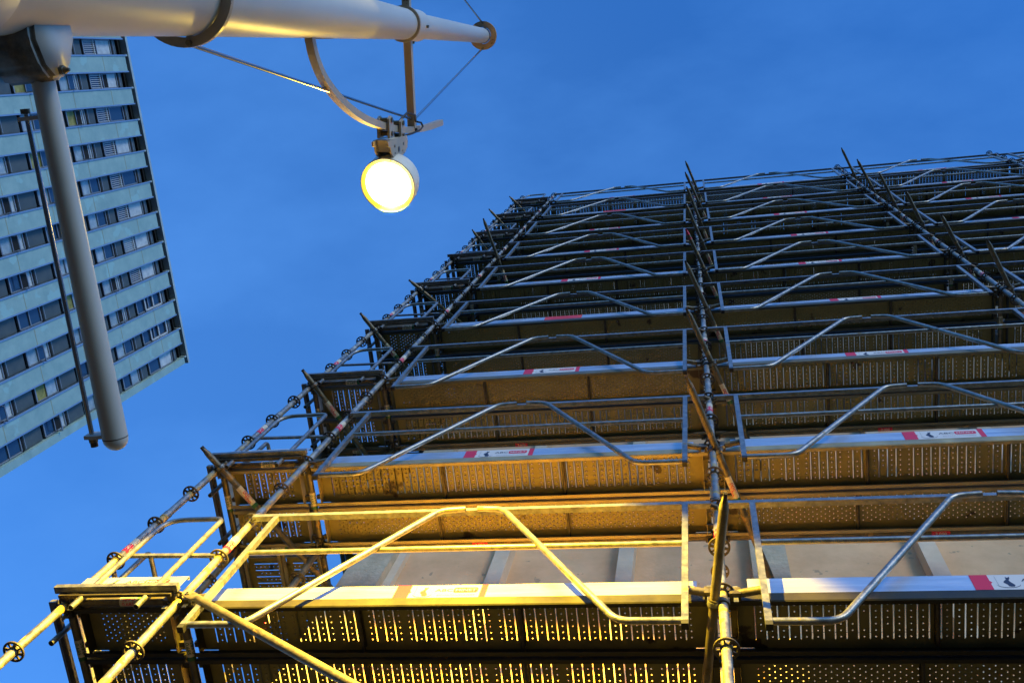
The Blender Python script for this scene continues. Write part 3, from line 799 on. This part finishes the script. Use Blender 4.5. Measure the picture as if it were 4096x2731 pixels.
    for z0, rad in ((.795, .555), (1.03, .585)):
        cl = MB()
        for o_ in (-.036, .024):
            P = [(rad - .045, z0 - .04), (rad - .06, z0), (rad - .045, z0 + .04), (rad + .06, z0 + .045), (rad + .06, z0 - .045)]
            cl.prism([Pt(r, z + .03, o_) for r, z in P], nn * .012, ARMP)
        for r in (rad - .036, rad + .036): cl.path([Pt(r, z0 + .03, -.042), Pt(r, z0 + .03, .044)], .014, BOLT, 12)
        mput(cl, 'arm_clamp', o)
    # the lit lamp itself: a broad weak spill and the strong beam its reflector throws forward and down
    def beam(E, size, blend, dirv, soft):
        sp = bpy.data.lights.new('lamp_beam', 'SPOT'); sp.energy = E; sp.color = SODIUM; sp.spot_size = math.radians(size); sp.spot_blend = blend
        sp.shadow_soft_size = soft
        so = bpy.data.objects.new('lamp_beam', sp); C.objects.link(so); so.parent = mast
        q_ = (-Vector(dirv)).to_track_quat('Z', 'Y'); so.matrix_local = Matrix.Translation(F + n * .02 - MO) @ q_.to_matrix().to_4x4()
    beam(34., 174, .06, n, .05)
    if sg > 0:
        el = math.radians(-34); beam(5400., 100, .10, (-.03 * math.cos(el), math.cos(el), math.sin(el)), .06)
SODIUM = (1., .64, .025)
LAMPB = surf('lamp_housing', (.62, .60, .52), (.74, .72, .64), 6, 0, .3, .45)
LAMPRIM = flat('lamp_reflector', (1., .72, .04), .4, 0, 1.15)
LAMPG = flat('lit_lens', (1., .93, .72), .3, 0, 9.)
lamp_arm(1); lamp_arm(-1)

# side arm low on the mast, with its bracket and stay bar
b = MB(); p = Vector((1.385, -2.80, -2.25)); q = Vector((1.394, -1.781, -2.30)); t = (q - p).normalized()
pts = [p, q - t * .03]; rad = [.0285, .0335]
for k in range(1, 7): a = PI / 2 * k / 6; pts.append(q - t * .03 + t * .034 * math.sin(a)); rad.append(max(.0335 * math.cos(a), .0008))
b.path(pts, 1, POSTP, 28, radii=rad); b.path([q - t * .034, q - t * .031], .0340, DARKIRON, 28); sa = mput(b, 'side_arm')
sd = Vector((-1, 0, 0))
for s_, w in ((.125, 1), (.975, 1)):
    b = MB(); c = p + t * s_; b.prism([c + Vector((.0, 0, -.014)), c + Vector((-.055, 0, -.022)), c + Vector((-.082, 0, -.018)), c + Vector((-.082, 0, .018)), c + Vector((-.02, 0, .018))], t * .010, POSTP); mput(b, 'lug', sa)
b = MB(); b.path([p + t * .11 + sd * .066, p + t * 1.0 + sd * .068], .0065, STAIN, 10)
for s_ in (.11, .99): b.path([p + t * (s_ - .004) + sd * .067, p + t * (s_ + .008) + sd * .067], .013, BOLT, 6)
b.path([p + t * .99 + sd * .067, p + t * 1.012 + sd * .067], .010, DARKIRON, 10); mput(b, 'stay_rod')
# bracket casting: rounded cup between the mast and the arm
br = bmesh.new()
prof = [(-2.915, -2.335), (-2.925, -2.165), (-2.85, -2.165), (-2.785, -2.205), (-2.755, -2.245), (-2.752, -2.29), (-2.785, -2.325), (-2.85, -2.345)]
v0 = [br.verts.new((1.445, y, z)) for y, z in prof]; v1 = [br.verts.new((1.30, y, z)) for y, z in prof]; k = len(prof)
br.faces.new(v0); br.faces.new(v1[::-1])
for i in range(k): br.faces.new((v0[i], v1[i], v1[(i + 1) % k], v0[(i + 1) % k]))
bmesh.ops.recalc_face_normals(br, faces=br.faces)
bmesh.ops.bevel(br, geom=list(br.edges), offset=.012, segments=3, affect='EDGES')
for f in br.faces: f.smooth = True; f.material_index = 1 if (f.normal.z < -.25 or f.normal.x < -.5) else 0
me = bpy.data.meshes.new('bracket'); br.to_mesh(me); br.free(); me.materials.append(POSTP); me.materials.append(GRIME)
for v in me.vertices: v.co -= MO
bk = link('bracket', me, mast)
b = MB(); c = Vector((1.452, -2.775, -2.27)); b.path([c, c + Vector((.010, 0, 0))], .013, BOLT, 6); b.path([c + Vector((.010, 0, 0)), c + Vector((.024, 0, 0))], .009, BOLT, 12, radii=[.009, .004]); mput(b, 'bolt', bk)
b = MB(); b.lathe([(.166, -.12), (.174, -.11), (.174, .07), (.164, .08)], POSTP, Matrix.Translation(AX(-2.52)), 48); mput(b, 'bracket_band', mast)

# ------------------------------------------------------------------ tower block
tw = thing('tower_block', 'tall flat roofed tower with vertical turquoise panel strips and columns of small windows', 'building', (-22.45, 9.46, GZ))
# local frame: u runs along the facade (world -y), w outwards (world +x), z up
TM = Matrix(((.0062, 1, 0, 0), (-1, .0062, 0, 0), (0, 0, 1, 0), (0, 0, 0, 1)))
def tb(b, u0, u1, w0, w1, z0, z1, m):     # box in facade coordinates
    b.box((u0, w0, z0), (u1, w1, z1), m, TMz)
TMz = TM @ Matrix.Translation((0, 0, -GZ))
U1 = 26.6; TZ = 39.72; GH = GZ
b = MB(); tb(b, 0.02, U1, -14, -.62, GH, TZ - .02, TERR); tb(b, 0, .32, -.62, .0, GH, TZ, TEAL)
b.build('wall', tw)
nst = 18
levels = [(39.42, 39.0, 'g'), (39.0, 36.63, 'w'), (36.63, 35.91, 'g'), (35.91, 34.37, 'w'), (34.37, 33.08, 'g'), (33.08, 31.35, 'w'), (31.35, 30.09, 'g'), (30.09, 28.51, 'w'), (28.51, 27.25, 'g'), (27.25, 25.60, 'w'), (25.60, 24.35, 'g'), (24.35, 22.7, 'w')]
for k in range(nst + 1):
    u0 = (.32 + .73 + 1.455 * k) if k >= 0 else 0; u1 = u0 + .725
    b = MB(); tb(b, u0, u1, -.10, .0, GH, TZ, TEAL)
    for uu in (u0, u1): tb(b, uu - .03, uu + .03, -.08, .028, GH, TZ + .05, TRIM)
    zz = 37.95 - (.15 * (k % 2))
    while zz > GH: tb(b, u0 + .03, u1 - .03, 0, .004, zz, zz + .035, JLINE); zz -= 2.93
    b.build('panel_strip', tw)
rg = random.Random(11)
wfar = MB(); nwin = 0
for k in range(nst + 1):
    u0 = .35 + 1.455 * k; u1 = u0 + .67
    b = MB()
    tb(b, u0, u1, -.60, -.58, GH, TZ - .03, VOID)
    zz = 22.7
    for z1, z0, kind in levels:
        if kind == 'g':
            tb(b, u0, u1, -.58, -.16, z0 + .06, z1 - .10, SPAN); tb(b, u0 + .04, u1 - .04, -.161, -.145, z0 + .10, z0 + .14, FRAME)
    while zz > GH + 2.9:
        tb(b, u0, u1, -.58, -.16, zz - 1.2, zz, SPAN); zz -= 2.93
    b.build('spandrel', tw)
    for li, (z1, z0, kind) in enumerate(levels):
        if kind != 'w': continue
        far_ = li > 9 or (k > 12)
        w = MB() if not far_ else wfar
        top = li == 1
        zt = z1 - .10; zb = z0 + .06; h = zt - zb
        tb(w, u0 + .01, u1 - .01, -.22, -.14, zb, zb + .07, FRAME); tb(w, u0 + .01, u1 - .01, -.22, -.14, zt - .06, zt, FRAME)
        tb(w, u0 + .005, u0 + .05, -.22, -.14, zb, zt, FRAME); tb(w, u1 - .05, u1 - .005, -.22, -.14, zb, zt, FRAME)
        panes = []
        r = rg.random()
        if top:
            s = zb + h * .46
            tb(w, u0 + .01, u1 - .01, -.21, -.13, s - .03, s + .03, FRAME)
            if k in (1, 2):     # plain triple window, white frame
                for q in (.30, .62): tb(w, u0 + .02, u1 - .02, -.16, -.10, zb + h * q, zb + h * q + .09, FRAMEW)
                tb(w, u0 + .02, u0 + .09, -.16, -.10, zb + h * .3, zt, FRAMEW); tb(w, u0 + .02, u1 - .02, -.16, -.10, zt - .10, zt, FRAMEW)
                panes = [(zb + .07, zt - .06, GLASS)]
            else:
                if k > 2:
                    for q in range(7): tb(w, u0 + .06 + q * .085, u0 + .085 + q * .085, -.16, -.135, zb + .06, s - .1, FRAMEW)
                    tb(w, u0 + .02, u1 - .02, -.165, -.12, s - .22, s - .17, FRAMEW)
                upm = GLASS if r < .2 else BLIND if r < .85 else GLASS2
                a_ = s + .03 if r < .55 or k < 5 else s + h * .2
                panes = [(zb + .07, s - .03, GLASS if k < 3 else GLASS2 if r > .7 else GLASS), (a_, zt - .06, upm)]
                if a_ > s + .1: panes.append((s + .03, a_, VOID))
        else:
            s = zb + h * .48
            tb(w, u0 + .01, u1 - .01, -.20, -.13, s - .025, s + .025, FRAME)
            lo = GLASS2 if r < .5 else GLASS if r < .94 else AMBERC
            r2 = rg.random()
            if r2 < .62:   # upper sash pushed open, white inner edge showing
                a_ = zt - .06 - h * .16
                panes = [(zb + .07, s - .02, lo), (s + .02, a_, VOID if r2 < .35 else GLASS), (a_, zt - .06, BLIND)]
                # projecting sash outline
                for (ua, ub) in ((u0 + .03, u0 + .06), (u1 - .06, u1 - .03)):
                    tb(w, ua, ub, -.13, .16, s + .02, s + .05, FRAME)
                tb(w, u0 + .03, u1 - .03, .13, .16, s + .0, s + .05, FRAME)
            else: panes = [(zb + .07, s - .02, lo), (s + .02, zt - .06, GLASS if r2 < .85 else GLASS2)]
        tb(w, u0, u1, -.5, -.12, zt + .01, zt + .09, VOID)
        if far_:
            for a, c, m in panes: tb(w, u0 + .05, u1 - .05, -.20, -.18, a, c, m)
        else:
            o = w.build('window', tw)
            pn = MB()
            for a, c, m in panes: tb(pn, u0 + .05, u1 - .05, -.20, -.18, a, c, m)
            pn.build('pane', o); nwin += 1
    zz = 21.4
    while zz > GH + 2.9:
        tb(wfar, u0 + .05, u1 - .05, -.21, -.19, zz - 2.9 + 1.25, zz, GLASS); tb(wfar, u0, u1, -.21, -.15, zz - 1.0, zz - .94, FRAME); zz -= 2.93
o = wfar.build('window', tw); o['kind'] = 'stuff'
b = MB(); tb(b, -.05, U1 + .2, -14.2, .06, TZ + .20, TZ + .36, ROOFM); tb(b, .05, U1, -14, -.25, TZ - .02, TZ + .20, VOID)
for k in range(nst): tb(b, .32 + 1.455 * k - .04, .32 + 1.455 * k + .04, -.25, .02, TZ + .02, TZ + .198, ROOFM)
b.build('roof', tw)

# ------------------------------------------------------------------ light
SUN_EL, SUN_AZ = math.radians(15), 0
HAZE = Vector((-.46, .30, .83)).normalized()
w = bpy.data.worlds.new('World'); scene.world = w; w.use_nodes = True
n = w.node_tree.nodes; l = w.node_tree.links; bg = n['Background']
sky = n.new('ShaderNodeTexSky'); sky.sky_type = 'NISHITA'; sky.sun_disc = False; sky.sun_elevation = SUN_EL
sd = Vector((.62, -.78, 0)).normalized()
sky.sun_rotation = math.atan2(sd.x, sd.y); sky.air_density = 1.2; sky.dust_density = .4; sky.ozone_density = 2.5
hs = n.new('ShaderNodeMix'); hs.data_type = 'RGBA'; hs.blend_type = 'MULTIPLY'; hs.inputs['Factor'].default_value = 1
hs.inputs[7].default_value = (.52, 1.50, 2.90, 1)
l.new(sky.outputs[0], hs.inputs[6])
tc = n.new('ShaderNodeTexCoord')
# thin high haze: soft mottling, denser in a broad patch north-west of the zenith
vm = n.new('ShaderNodeMapping'); vm.inputs['Scale'].default_value = (1.6, 3.2, 2.2); vm.inputs['Rotation'].default_value = (0, .2, .7); l.new(tc.outputs['Generated'], vm.inputs['Vector'])
cn = n.new('ShaderNodeTexNoise'); cn.inputs['Scale'].default_value = 2.1; cn.inputs['Detail'].default_value = 7; cn.inputs['Roughness'].default_value = .55; l.new(vm.outputs[0], cn.inputs['Vector'])
cr_ = n.new('ShaderNodeMapRange'); cr_.inputs['From Min'].default_value = .40; cr_.inputs['From Max'].default_value = .75; cr_.inputs['To Min'].default_value = 0; cr_.inputs['To Max'].default_value = .30; l.new(cn.outputs['Fac'], cr_.inputs['Value'])
dp = n.new('ShaderNodeVectorMath'); dp.operation = 'DOT_PRODUCT'; l.new(tc.outputs['Generated'], dp.inputs[0]); dp.inputs[1].default_value = HAZE
hz = n.new('ShaderNodeMapRange'); hz.interpolation_type = 'SMOOTHSTEP'; hz.inputs['From Min'].default_value = .80; hz.inputs['From Max'].default_value = 1.0; hz.inputs['To Min'].default_value = 0; hz.inputs['To Max'].default_value = .26; l.new(dp.outputs['Value'], hz.inputs['Value'])
ad = n.new('ShaderNodeMath'); ad.operation = 'ADD'; l.new(cr_.outputs[0], ad.inputs[0]); l.new(hz.outputs[0], ad.inputs[1])
cm = n.new('ShaderNodeMix'); cm.data_type = 'RGBA'; l.new(ad.outputs[0], cm.inputs['Factor']); l.new(hs.outputs[2], cm.inputs[6]); cm.inputs[7].default_value = (1.0, 3.2, 8.4, 1)
l.new(cm.outputs[2], bg.inputs['Color'])
bg.inputs['Strength'].default_value = .12
sun = bpy.data.lights.new('sun', 'SUN'); sun.energy = 1.4; sun.angle = math.radians(20); sun.color = (1, .87, .70)
so = bpy.data.objects.new('sun', sun); C.objects.link(so)
d = Vector((sd.x * math.cos(SUN_EL), sd.y * math.cos(SUN_EL), math.sin(SUN_EL)))
so.rotation_euler = d.to_track_quat('Z', 'Y').to_euler()

scene.view_settings.view_transform = 'Standard'; scene.view_settings.look = 'None'; scene.view_settings.exposure = 0
scene.cycles.max_bounces = 7; scene.cycles.diffuse_bounces = 4; scene.cycles.glossy_bounces = 4; scene.cycles.sample_clamp_indirect = 6
